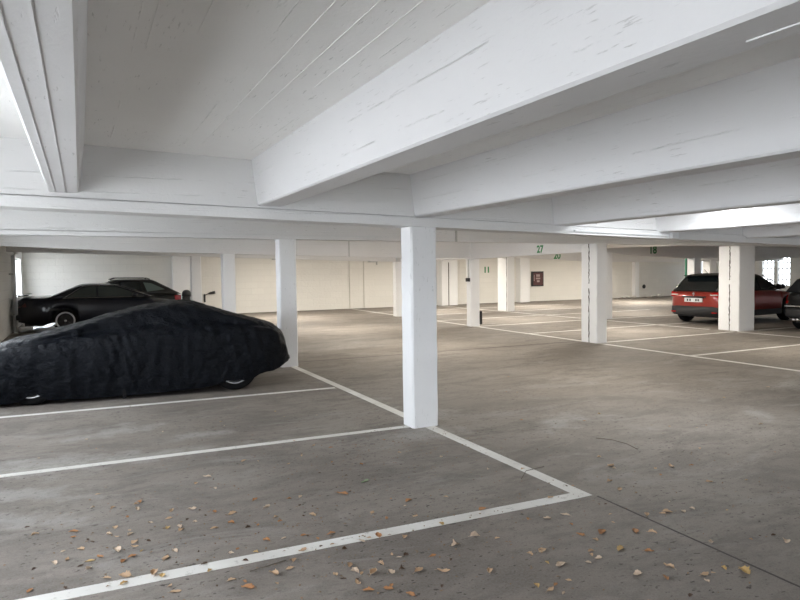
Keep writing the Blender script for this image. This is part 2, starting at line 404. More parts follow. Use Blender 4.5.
# piers standing against the back wall
def pier(x0, x1, d, label):
    S(MB().box(x0, x1, YF - d, YF, 0, 2.45).build('wall_pier', m_col), label, 'pier')
pier(3.05, 3.72, .28, 'white pier on the back wall above the black wagon')
pier(14.3, 15.1, .45, 'white pier on the back wall right of the front column')
pier(18.6, 19.15, .35, 'white pier on the back wall left of the dark red board')
pier(26.05, 26.35, .2, 'narrow white pier on the back wall left of the red car')
MB().box(14.62, 14.66, YF - .456, YF - .44, 0, 1.9).build('trim_1', m_crack)['kind'] = 'structure'
bpy.data.objects['trim_1']['label'] = 'dark joint down the wall pier'
# door-like edge strip: green steel on the column
gp = tag(MB().box(18.49, 18.53, 15.642, 15.69, 0, 1.87).build('steel_corner_strip', m_greenpost), 'green steel strip up the edge of a far column', 'strip')

# windows of the right wall with lattice bars, left wall openings with simple frames
m_frame = simple('window_frame_white', (.7, .72, .72), .5)
wg = simple('frosted_window_glass', (.95, .97, 1), .3, 0, .5, Transmission_Weight=1.0)
for i, (y0, y1) in enumerate(R_OPEN):
    r = empty('window_%d' % (i + 1), (XR + .1, (y0 + y1) / 2, .6)); S(r, 'tall narrow latticed window in the right end wall', 'window')
    h = (y1 - y0) / 2; m = MB()
    for q in range(4):
        y = -h + (2 * h) * q / 3; m.box(-.03, .03, y - .026, y + .026, 0, 1.39)
    for q in range(6):
        z = 1.39 * q / 5; m.box(-.018, .018, -h, h, max(z - .028, 0), z + .028)
    m.build('window_frame', m_frame, r)
for i, (y0, y1) in enumerate(L_OPEN):
    r = empty('window_%d' % (i + 20), (XL - .12, (y0 + y1) / 2, .92)); S(r, 'wide low opening in the left wall', 'window')
    h = (y1 - y0) / 2; m = MB()
    n_ = max(1, round((y1 - y0) / 1.2))
    for q in range(n_ + 1):
        y = -h + 2 * h * q / n_; m.box(-.02, .02, y - .02, y + .02, 0, 1.2)
    m.box(-.02, .02, -h, h, 0, .04).box(-.02, .02, -h, h, 1.16, 1.2)
    m.build('window_frame', m_frame, r)

# ---------------- floor markings ----------------
def strip(name, p, q, wd, mat, z=.0025, label=None, nseg=1):
    p, q = Vector((*p, 0)), Vector((*q, 0)); d = (q - p).normalized(); nn = Vector((-d.y, d.x, 0)) * wd / 2
    m = MB(); c = [p - nn, q - nn, q + nn, p + nn]
    m.hexa([(v.x, v.y, -.01) for v in c] + [(v.x, v.y, z) for v in c])
    return S(m.build(name, mat), label, 'line')
PL = 'parking_line'
strip(PL, (3.13, 3.47), (3.165, 8.3), .105, m_line, label='long white line along the aisle, from the front corner past the near column')
strip(PL, (3.165, 8.3), (3.19, 25.2), .105, m_line, label='far part of the white aisle line running back past the columns')
step = 2.395
names = ['nearest white bay line, crossing the foreground to the corner', 'second white bay line, ending at the near column', 'third white bay line, beside the covered car',
         'white bay line behind the covered car', 'white bay line two behind the covered car', 'white bay line by the third column', 'white bay line before the dark coupe', 'white bay line beside the dark coupe', 'furthest white bay line on the left']
for k in range(9):
    y = [3.52, 5.90, 8.36][k] if k < 3 else 3.52 + step * k
    sk = [.09, .10, .13][k] if k < 3 else .1
    x0 = 3.08
    strip(PL, (x0, y), (XL + .05, y + sk * 1.4), .105 if k == 0 else .085, m_line, .002, 'white bay line: ' + names[k])
strip(PL, (9.58, -2), (9.72, 8.2), .09, m_line, label='white line along the far side of the aisle, right part')
strip(PL, (9.72, 8.2), (9.85, 16.0), .09, m_line, label='white line along the far side of the aisle past the jointed column')
strip(PL, (9.85, 16.0), (10.1, 25.2), .09, m_line, label='white line along the far side of the aisle, furthest part')
strip(PL, (14.2, 2.0), (14.2, 10.5), .08, m_line, label='white centre line between back to back bays, near part')
strip(PL, (14.2, 11.3), (14.1, 24.9), .08, m_line, label='white centre line between back to back bays, far part')
for k in range(-1, 9):
    y = 3.52 + step * k - .18
    strip(PL, (9.75, y), (14.15, y + .05), .08, m_line, .002, 'white bay line right of the aisle, number %s from the back' % ['nine', 'eight', 'seven', 'six', 'five', 'four', 'three', 'two', 'one', 'zero'][k + 1] if 0 else 'white bay line across the empty bays right of the aisle, ' + ['outside view nearest', 'outside view', 'first near the right edge', 'second, ending left of the broad column', 'third', 'fourth', 'fifth', 'sixth', 'seventh', 'furthest'][k + 1])
for k in range(1, 9):
    y = 3.52 + step * k - .18
    strip(PL, (14.25, y), (19.0, y), .08, m_line, .002, 'white bay line in the row of the red car, ' + ['outside view', 'beside the black convertible', 'at the broad column', 'beyond the red car', 'second beyond the red car', 'third beyond the red car', 'fourth beyond the red car', 'furthest'][k - 1])
strip('floor_joint', (3.03, -3), (3.20, 3.44), .014, m_crack, .0015, label='dark joint in the concrete from the line corner towards the camera')
strip('floor_joint', (3.3, 11.05), (9.6, 11.0), .03, m_crack, .0015, label='dark joint across the aisle between the second columns')
# ---------------- painted numbers ----------------
def number(txt, loc, face, size, label):
    cu = bpy.data.curves.new('bay_number', 'FONT'); cu.body = txt; cu.size = size; cu.extrude = .002; cu.align_x = 'CENTER'; cu.align_y = 'CENTER'
    cu.offset = size * (.05 if txt == '11' else .03); cu.materials.append(m_green)
    o = bpy.data.objects.new('bay_number', cu); C.objects.link(o)
    x, y = (Vector((0, -1, 0)), Vector((0, 0, 1))) if face == '-X' else (Vector((1, 0, 0)), Vector((0, 0, 1)))
    z = x.cross(y); M = Matrix((x, y, z)).transposed().to_4x4(); M.translation = loc
    me = bpy.data.meshes.new_from_object(o); bpy.data.objects.remove(o); o = bpy.data.objects.new('bay_number', me); C.objects.link(o); o.matrix_world = M
    tag(o, label, 'number')
number('27', (B - .148, 12.33, 2.035), '-X', .235, 'green painted number 27 on the aisle beam')
number('18', (16.63, G[5] - .124, 2.13), '-Y', .34, 'green painted number 18 on the shaded beam above the red car')
number('20', (16.69, G[6] - .124, 2.06), '-Y', .34, 'dark green number 20 half hidden under the aisle beam')
number('11', (16.95, YF - .004, 1.54), '-Y', .36, 'green painted number 11 on the back wall')

# ---------------- ceiling lamps ----------------
def lamp(x, y, z, col, watt, label, along='Y', tube=8):
    r = tag(empty('ceiling_lamp', (x, y, z), 0 if along == 'X' else rad(90)), label, 'lamp', 'tube lamps under the slab')
    MB().box(-.62, .62, -.05, .05, -.05, .0).build('housing', m_lampbody, r, bevel=.01)
    MB().tube([(-.58, 0, -.075), (.58, 0, -.075)], .018, 10).build('tube', emit('tube_glow', col, tube), r, True)
    l = bpy.data.lights.new('tube_light', 'AREA'); l.shape = 'RECTANGLE'; l.size = 1.16; l.size_y = .05; l.energy = watt; l.color = col
    o = bpy.data.objects.new('tube_light', l); C.objects.link(o); o.parent = r; o.location = (0, 0, -.10)
WARM = (1.0, .935, .83); COOL = (.93, .97, 1.0)
lamp(5.65, 4.7, 2.40, COOL, 17, 'white tube lamp between the joists right of the front column', 'X', 5)
for (x, y, e) in [(6.4, 7.2, 18), (6.4, 11.7, 40), (6.4, 16.5, 52), (6.4, 21.6, 70), (12.1, 7.2, 25), (12.1, 12.0, 45), (12.1, 16.6, 45), (12.1, 21.6, 55),
                  (17, 16.6, 30), (17, 21.6, 60), (22.5, 21.6, 90), (24, 16.5, 20)]:
    lamp(x, y, slabF(x) - .001, WARM, e * 1.15, 'tube lamp under the slab at %.0f m back, %s' % (y, {6.4: 'over the aisle', 12.1: 'over the empty bays', 17: 'over the red car row', 22.5: 'over the right aisle', 24: 'near the end windows', .8: 'over the left bays'}[x]), 'X')

# ---------------- cars ----------------
def interp(tab):
    """smooth (Catmull-Rom like) interpolation"""
    xs = [t[0] for t in tab]; ys = [t[1] for t in tab]
    def f(x):
        if x <= xs[0]: return ys[0]
        if x >= xs[-1]: return ys[-1]
        i = max(j for j in range(len(xs)) if xs[j] <= x); i = min(i, len(xs) - 2)
        h = xs[i + 1] - xs[i]; t = (x - xs[i]) / h
        d = lambda j: 0 if j in (0, len(xs) - 1) else (ys[j + 1] - ys[j - 1]) / (xs[j + 1] - xs[j - 1])
        return (2 * t**3 - 3 * t**2 + 1) * ys[i] + (t**3 - 2 * t**2 + t) * h * d(i) + (-2 * t**3 + 3 * t**2) * ys[i + 1] + (t**3 - t**2) * h * d(i + 1)
    return f
def wheel(parent, x, y, R, W, side, rimmat, rr=.66, spokes=5, dark=False):
    m = MB(); s = side
    o = m.lathe_y((0, 0, 0), [(R * rr, -s * W), (R * .9, -s * W), (R, -s * W * .8), (R, -s * W * .2), (R * .92, 0), (R * rr, .0), (R * rr - .012, -s * .03), (R * rr - .012, -s * W)], 32).build('wheel', m_tyre, parent, True)
    o.location = (x, y, R)
    k0 = MB().lathe_y((0, 0, 0), [(R * rr, -s * .002), (R * rr * .97, s * .006), (R * rr * .84, s * .004), (R * rr * .82, -s * .03)], 32)
    if dark: k0.build('rim_ring', rimmat, o, True); MB().lathe_y((0, 0, 0), [(.001, s * .006), (R * .12, s * .002), (R * .13, -s * .04)], 16).build('hub_cap', rimmat, o, True); rimmat = m_rimdark
    k = MB().lathe_y((0, 0, 0), [(R * rr, -s * .002), (R * rr * .93, s * .004), (R * rr * .90, -s * .035), (R * rr * .88, -s * .06)], 32)
    for i in range(spokes):
        a = 2 * math.pi * i / spokes + .3
        for e in (-.12, .12):
            c, sn = math.cos(a + e), math.sin(a + e); px, pz = -sn, c; w_ = R * .045; r0, r1 = R * .1, R * rr * .9
            v = []
            for rr_, yy in ((r0, -s * .012), (r1, -s * .005)):
                for sg in (-1, 1):
                    v.append((c * rr_ + px * sg * w_, yy, sn * rr_ + pz * sg * w_)); v.append((c * rr_ + px * sg * w_, yy - s * .03, sn * rr_ + pz * sg * w_))
            k.add(v, [(0, 2, 6, 4), (1, 5, 7, 3), (0, 4, 5, 1), (2, 3, 7, 6), (0, 1, 3, 2), (4, 6, 7, 5)])
    k.lathe_y((0, 0, 0), [(.001, s * .004), (R * .13, s * .002), (R * .15, -s * .04)], 16)
    k.build('rim', rimmat, o, True)
    d = MB().lathe_y((0, 0, 0), [(.001, -s * .075), (R * rr * .92, -s * .075)], 24).build('brake_disc', m_trim, o)
def car_body(root, L0, L1, hw, top, side_z, low, wheels, Rw, arch, mat, name='body', taper=None, hull=None):
    """lofted lower body from x=L0 (rear) to L1 (front)"""
    xs = set()
    n = 56
    for i in range(n + 1):
        t = i / n; xs.add(round(L0 + (L1 - L0) * (.5 - .5 * math.cos(math.pi * t)) * .5 + (L1 - L0) * t * .5, 4))
    for wx in wheels:
        for j in range(-8, 9): xs.add(round(wx + arch * math.sin(j / 8 * math.pi / 2), 4))
    xs = sorted(xs); rings = []
    for x in xs:
        W = hw(x); zt = top(x); zs = min(side_z(x), zt - .012); zl = low(x)
        for wx in wheels:
            if abs(x - wx) < arch: zl = max(zl, Rw + math.sqrt(max(arch**2 - (x - wx)**2, 0)) )
        prof = [(.90, zl), (.965, zl + (zs - zl) * .12), (1.0, zl + (zs - zl) * .38), (1.0, zl + (zs - zl) * .55), (.985, zl + (zs - zl) * .75), (.962, zl + (zs - zl) * .93), (.93, zs + .004), (.88, zs + (zt - zs) * .45), (.70, zs + (zt - zs) * .82), (.4, zt - .003), (.0, zt)]
        full = [(x, W * a, z) for a, z in prof] + [(x, -W * a, z) for a, z in prof[-2::-1]]
        rings.append(full)
    m = MB().rings(rings, False, False)
    k = len(rings[0]); b = len(m.v) - k
    m.f.append(tuple(range(k))); m.f.append(tuple(range(b, b + k)))
    o = m.build(name, mat, root, True)
    # dark underbody with wheel wells
    u = MB(); xa = L0 + .12
    hwi = hw((L0 + L1) / 2) - .26
    u.box(L0 + .15, L1 - .15, -hwi, hwi, low((L0 + L1) / 2) - .01, side_z((L0 + L1) / 2) - .12)
    for wx in ():
        pass
    u.build('underbody', m_black, root)
    return o
def cabin(root, base, roof, wb, wt, zb, zr, mat, dome=.05, r=.16, name='cabin'):
    """greenhouse frustum: base=(x_rear,x_front) at zb, roof=(x_rear,x_front) at zr"""
    rings = []
    def ring(x0, x1, w_, z, r):
        pts = []
        for cx, cy, a0 in ((x1 - r, w_ - r, 0), (x0 + r, w_ - r, 90), (x0 + r, -w_ + r, 180), (x1 - r, -w_ + r, 270)):
            for j in range(7):
                a = rad(a0 + 15 * j); pts.append((cx + r * math.cos(a), cy + r * math.sin(a), z))
        return pts
    for t in (0, .25, .5, .75, .93):
        rings.append(ring(base[0] + (roof[0] - base[0]) * t, base[1] + (roof[1] - base[1]) * t, wb + (wt - wb) * t, zb + (zr - zb) * t, r * (1 - .25 * t)))
    a, b = roof
    rings.append(ring(a + .02, b - .03, wt - .015, zr + .0, r * .7)); rings.append(ring(a + .09, b - .12, wt - .08, zr + dome * .55, r * .6))
    rings.append(ring(a + .28, b - .32, wt - .25, zr + dome, r * .5)); rings.append(ring((a + b) / 2 - .2, (a + b) / 2 + .2, .15, zr + dome * 1.1, .1))
    return MB().rings(rings, True).build(name, mat, root, True)
def cab_pane(root, poly, kind, base, roof, wb, wt, zb, zr, mat, name, off=.006, side=1, th=.004):
    """poly in (x,z) for side panes or (y,z) for front/rear panes, laid just outside the cabin plane"""
    m = MB(); outer = []; inner = []
    for a, z in poly:
        t = (z - zb) / (zr - zb)
        if kind == 'side': y = wb + (wt - wb) * t; outer.append((a, side * (y + off), z)); inner.append((a, side * (y - .03), z))
        elif kind == 'rear': x = base[0] + (roof[0] - base[0]) * t; outer.append((x - off, a, z)); inner.append((x + .03, a, z))
        else: x = base[1] + (roof[1] - base[1]) * t; outer.append((x + off, a, z)); inner.append((x - .03, a, z))
    k = len(outer); m.add(outer + inner, [tuple(range(k)), tuple(range(k, 2 * k))] + [(i, (i + 1) % k, k + (i + 1) % k, k + i) for i in range(k)])
    return m.build(name, mat, root, False)

# --- red crossover ---
def red_car():
    r = tag(empty('parked_car', (15.15, 12.55, 0), rad(4.5)), 'red crossover parked behind the broad column, rear towards the aisle', 'car')
    L = 3.95; hw = interp([(0, .60), (.05, .72), (.2, .82), (.6, .87), (2, .875), (3.2, .86), (3.7, .76), (3.9, .60), (3.95, .45)])
    top = interp([(0, .88), (.10, .94), (.5, .96), (2.2, .93), (2.9, .90), (3.5, .80), (3.85, .68), (3.95, .55)])
    sz = interp([(0, .84), (.3, .89), (2.6, .86), (3.3, .78), (3.95, .5)])
    low = interp([(0, .36), (.25, .30), (.9, .22), (3.2, .22), (3.8, .27), (3.95, .32)])
    car_body(r, 0, L, hw, top, sz, low, (.72, 3.12), .33, .385, m_red)
    # dark sill and bumper cladding
    hw2 = lambda x: hw(x) + .012
    for nm, x0, x1 in (('rear_bumper', -.03, .42), ('front_bumper', 3.5, 3.98)):
        rings = []
        for i in range(17):
            x = x0 + (x1 - x0) * i / 16; W = hw2(min(max(x, 0), L)); 
            if nm == 'rear_bumper' and i == 0: W -= .05
            zl = .26 if nm == 'front_bumper' else .25; zh = .50
            for wx in (.72, 3.12):
                if abs(x - wx) < .385: zl = max(zl, .33 + math.sqrt(.385**2 - (x - wx)**2)); zh = max(zh, zl + .01)
            rings.append([(x, W * .92, zl), (x, W, zl + .06), (x, W, zh - .04), (x, W - .03, zh), (x, -W + .03, zh), (x, -W, zh - .04), (x, -W, zl + .06), (x, -W * .92, zl)])
        MB().rings(rings).build(nm, m_trim, r, True, bevel=.0)
    for s in (1, -1):
        MB().box(1.12, 2.72, s * .86 - .02, s * .86 + .025, .22, .38).build('sill', m_trim, r, bevel=.01)
    base, roof = (.02, 3.0), (.42, 2.12); cb = (base, roof, .80, .60, .90, 1.34)
    cabin(r, *cb, m_blackpaint, .05, .2, name='roof')
    for s in (1, -1):
        cab_pane(r, [(.28, .97), (.55, .95), (1.05, .94), (1.05, 1.29), (.62, 1.27), (.42, 1.16)], 'side', *cb, m_glass, 'rear_side_window', side=s)
        cab_pane(r, [(1.10, .94), (1.78, .93), (1.78, 1.30), (1.10, 1.29)], 'side', *cb, m_glass, 'side_window', side=s)
        cab_pane(r, [(1.83, .93), (2.72, .93), (2.50, 1.06), (2.12, 1.24), (2.05, 1.30), (1.83, 1.30)], 'side', *cb, m_glass, 'side_window', side=s)
        # silver strip along the windscreen pillar
        MB().tube([(2.10, s * .645, 1.33), (2.45, s * .70, 1.19), (3.02, s * .80, .93)], .014, 6).build('pillar_strip', m_chrome, r, True)
        mir = MB().box(-.07, .07, -.11, .11, -.065, .065).build('side_mirror', m_blackpaint, r, True, bevel=.04); mir.location = (2.55, s * .93, 1.0)
        # lamps
        tl = MB().add([(.005, s * .54, .74), (.04, s * .76, .76), (.13, s * .83, .82), (.13, s * .81, .89), (.02, s * .74, .90), (-.012, s * .52, .87),
                       (.1, s * .54, .74), (.14, s * .70, .76), (.2, s * .76, .82), (.2, s * .74, .89), (.12, s * .68, .90), (.1, s * .52, .87)],
                      [(0, 1, 2, 3, 4, 5), (6, 7, 8, 9, 10, 11)] + [(i, (i + 1) % 6, 6 + (i + 1) % 6, 6 + i) for i in range(6)]).build('tail_light', m_tail, r)
        MB().box(-.03, .02, s * .60 - .1, s * .60 + .10, .80, .825).build('clear_lens', m_reflector, tl)
        MB().box(-.045, .0, s * .62 - .07, s * .62 + .07, .325, .35).build('reflector', m_tail, r)
    cab_pane(r, [(-.60, .93), (.60, .93), (.56, 1.20), (.50, 1.29), (-.50, 1.29), (-.56, 1.20)], 'rear', *cb, m_glass, 'rear_window')
    cab_pane(r, [(-.66, .95), (.66, .95), (.54, 1.29), (-.54, 1.29)], 'front', *cb, m_glass, 'windscreen')
    MB().box(.24, .46, -.50, .50, 1.325, 1.345).build('rear_spoiler', m_blackpaint, r, bevel=.008)
    MB().box(-.04, .05, -.36, .36, .735, .775).build('tailgate_trim', m_black, r, bevel=.006)
    p = MB().box(-.045, .03, -.27, .27, .615, .725).build('number_plate', m_plate, r, bevel=.004)
    for i, y in enumerate((.17, .09, .02, -.09, -.16)): MB().box(-.049, -.04, y - .02, y + .02, .64, .70).build('plate_mark', m_trim, p) if i != 2 else None
    # crease of the tailgate catching light
    # rear emblem: upright open diamond
    e = MB(); pts = [(0, .055), (.032, 0), (0, -.055), (-.032, 0)]
    o_ = [(-.03, y, .835 + z) for y, z in pts]; i_ = [(-.03, y * .55, .835 + z * .62) for y, z in pts]; b_ = [(.03, y, z) for _, y, z in o_]
    e.add(o_ + i_ + b_, [(i, (i + 1) % 4, 4 + (i + 1) % 4, 4 + i) for i in range(4)] + [(i, 8 + i, 8 + (i + 1) % 4, (i + 1) % 4) for i in range(4)]).build('emblem', m_chrome, r)
    MB().tube([(.62, 0, 1.38), (.45, 0, 1.50)], .006, 6).build('aerial', m_black, r)
    for x in (.72, 3.12):
        for s in (1, -1): wheel(r, x, s * .845, .33, .2, s, m_rimdark)
red_car()

# --- dark coupe ---
def coupe():
    r = tag(empty('parked_car', (-1.56, 21.12, 0), 0), 'dark blue coupe with silver ringed wheels parked behind the covered car', 'car')
    L = 4.38; hw = interp([(0, .66), (.08, .76), (.4, .84), (1.2, .86), (3.2, .86), (4.0, .80), (4.3, .66), (4.38, .5)])
    top = interp([(0, .90), (.10, .965), (.5, .985), (.95, .99), (2.4, .92), (3.4, .87), (4.1, .76), (4.33, .66), (4.38, .5)])
    sz = interp([(0, .86), (.5, .90), (2.0, .88), (3.4, .80), (4.38, .5)])
    low = interp([(0, .30), (.4, .22), (3.8, .2), (4.38, .28)])
    car_body(r, 0, L, hw, top, sz, low, (1.15, 3.65), .31, .345, m_navy)
    cb = ((.66, 3.50), (1.50, 2.55), .79, .60, .93, 1.28)
    cabin(r, *cb, m_navy, .035, .14)
    for s in (1, -1):
        cab_pane(r, [(1.22, .96), (1.95, .95), (1.95, 1.24), (1.68, 1.23), (1.48, 1.14)], 'side', *cb, m_sideglass, 'rear_side_window', side=s)
        cab_pane(r, [(2.0, .95), (3.16, .95), (2.95, 1.03), (2.5, 1.22), (2.4, 1.245), (2.0, 1.245)], 'side', *cb, m_sideglass, 'side_window', side=s)
        MB().tube([(1.10, s * .80, .935), (2.0, s * .81, .93), (3.2, s * .80, .93)], .007, 6).build('waist_trim', m_chrome, r)
        MB().tube([(1.15, s * .79, .95), (1.62, s * .63, 1.255), (2.45, s * .615, 1.27), (3.4, s * .78, .935)], .006, 6).build('window_surround', m_chrome, r)
        MB().add([(.0, s * .50, .70), (.03, s * .72, .70), (.22, s * .81, .72), (.20, s * .80, .82), (.02, s * .71, .84), (-.01, s * .5, .84)], [(0, 1, 2, 3, 4, 5)]).build('tail_light', simple('dim_red_lens', (.07, .006, .006), .3), r)
        MB().box(.75, 1.0, s * .862 - .006, s * .862 + .006, .60, .66).build('side_reflector', m_trim, r)
        MB().box(-.06, .06, -.1, .1, -.05, .05).build('side_mirror', m_navy, r, True, bevel=.03).location = (2.95, s * .91, .99)
    cab_pane(r, [(-.60, .97), (.60, .97), (.50, 1.23), (-.50, 1.23)], 'rear', *cb, m_glass, 'rear_window')
    cab_pane(r, [(-.68, .96), (.68, .96), (.53, 1.25), (-.53, 1.25)], 'front', *cb, m_glass, 'windscreen')
    MB().add([(.02, -.7, 1.03), (.02, .7, 1.03), (.28, .72, 1.05), (.28, -.72, 1.05), (.02, -.7, 1.0), (.02, .7, 1.0), (.28, .72, 1.02), (.28, -.72, 1.02)], [(0, 1, 2, 3), (4, 7, 6, 5), (0, 4, 5, 1), (1, 5, 6, 2), (2, 6, 7, 3), (3, 7, 4, 0)]).build('rear_spoiler', m_navy, r, bevel=.008)
    for y in (-.5, 0, .5): pass
    MB().box(-.05, .3, -.7, .7, .36, .50).build('rear_bumper', m_navy, r, True, bevel=.03)
    for x in (1.15, 3.65):
        for s in (1, -1): wheel(r, x, s * .835, .31, .2, s, m_rim, .80, 6, True)
coupe()

# --- black estate beyond it ---
def estate():
    r = tag(empty('parked_car', (3.0, 23.55, 0), rad(180)), 'black estate car with roof rails furthest back on the left', 'car')
    L = 4.2; hw = interp([(0, .64), (.08, .76), (.3, .84), (1.2, .86), (3.2, .85), (3.9, .78), (4.15, .62), (4.2, .45)])
    top = interp([(0, .86), (.10, .92), (.6, .94), (2.4, .92), (3.2, .86), (3.9, .74), (4.2, .5)])
    sz = interp([(0, .82), (.5, .88), (2.0, .86), (3.2, .8), (4.2, .45)])
    low = interp([(0, .30), (.4, .22), (3.8, .2), (4.2, .28)])
    car_body(r, 0, L, hw, top, sz, low, (.75, 3.35), .31, .345, m_blackpaint)
    cb = ((-.02, 3.15), (.86, 2.1), .79, .62, .90, 1.38)
    cabin(r, *cb, m_blackpaint, .03, .14)
    for s in (1, -1):
        cab_pane(r, [(.50, 1.06), (1.05, 1.00), (1.16, 1.30), (.92, 1.27)], 'side', *cb, simple('pale_car_glass', (.10, .13, .12), .08), 'rear_side_window', side=s)
        cab_pane(r, [(1.2, .95), (1.85, .94), (1.85, 1.33), (1.28, 1.32)], 'side', *cb, m_glass, 'side_window', side=s)
        cab_pane(r, [(1.9, .94), (2.9, .94), (2.2, 1.29), (2.1, 1.33), (1.9, 1.33)], 'side', *cb, m_glass, 'side_window', side=s)
        MB().tube([(.95, s * .60, 1.40), (1.05, s * .60, 1.44), (2.0, s * .60, 1.45), (2.15, s * .60, 1.40)], .014, 8).build('roof_rail', m_black, r, True)
        MB().box(.0, .2, s * .76 - .06, s * .76 + .05, .66, .86).build('tail_light', simple('pink_red_lens', (.6, .06, .07), .25), r, bevel=.02)
    cab_pane(r, [(-.60, .95), (.60, .95), (.52, 1.33), (-.52, 1.33)], 'rear', *cb, m_glass, 'rear_window')
    cab_pane(r, [(-.66, .95), (.66, .95), (.54, 1.34), (-.54, 1.34)], 'front', *cb, m_glass, 'windscreen')
    for x in (.75, 3.35):
        for s in (1, -1): wheel(r, x, s * .835, .31, .2, s, m_rimdark)
estate()

# --- dark convertible at the right edge ---
def convertible():
    r = tag(empty('parked_car', (15.45, 9.38, 0), 0), 'black convertible with folded soft top at the right edge, beside the red crossover', 'car')
    L = 4.0; hw = interp([(0, .70), (.06, .80), (.3, .85), (1.2, .86), (3.2, .84), (3.8, .74), (4.0, .5)])
    top = interp([(0, .90), (.08, .97), (.6, .99), (2.2, .94), (3.2, .86), (3.8, .72), (4.0, .5)])
    sz = interp([(0, .84), (.4, .92), (2.0, .88), (3.2, .8), (4.0, .45)])
    low = interp([(0, .30), (.4, .24), (3.6, .2), (4.0, .28)])
    car_body(r, 0, L, hw, top, sz, low, (.62, 3.2), .31, .345, m_blackpaint)
    for s in (1, -1):
        MB().add([(.02, s * .60, .66), (.02, s * .78, .66), (.2, s * .865, .68), (.2, s * .86, .86), (.04, s * .79, .88), (.0, s * .58, .86)], [(0, 1, 2, 3, 4, 5)]).build('tail_light', m_tail, r)
    MB().box(-.03, .25, -.78, .78, .585, .615).build('bumper_strip', m_chrome, r, bevel=.006)
    MB().box(-.05, .3, -.76, .76, .34, .55).build('rear_bumper', m_trim, r, True, bevel=.04)
    for y in (.45, .55): MB().tube([(-.07, y, .28), (.2, y, .28)], .035, 12).build('exhaust_pipe', m_chrome, r, True)
    rings = []
    for i in range(25):
        y = -.80 + 1.6 * i / 24; e = 1 - abs(i / 12 - 1) ** 6; w_ = .012 * math.sin(i * 1.9)
        rings.append([(.04 + .01 * math.sin(i), y, .93), (.07, y, 1.18 * e + .96 * (1 - e) + w_), (.16, y, 1.29 * e + .97 * (1 - e) + w_), (.34, y, 1.27 * e + .97 * (1 - e)), (.95, y, 1.16 * e + .97 * (1 - e) - w_), (1.3, y, 1.08 * e + .96 * (1 - e)), (1.42, y, .95)])
    MB().rings(rings, True).build('soft_top', m_softtop, r, True)
    MB().add([(2.3, -.62, 1.27), (2.3, .62, 1.27), (2.75, .72, .92), (2.75, -.72, .92), (2.33, -.62, 1.27), (2.33, .62, 1.27), (2.78, .72, .92), (2.78, -.72, .92)], [(0, 1, 2, 3), (4, 7, 6, 5), (0, 4, 5, 1), (1, 5, 6, 2), (2, 6, 7, 3), (3, 7, 4, 0)]).build('windscreen', m_glass, r)
    for x in (.62, 3.2):
        for s in (1, -1): wheel(r, x, s * .835, .31, .2, s, m_rimdark)
convertible()

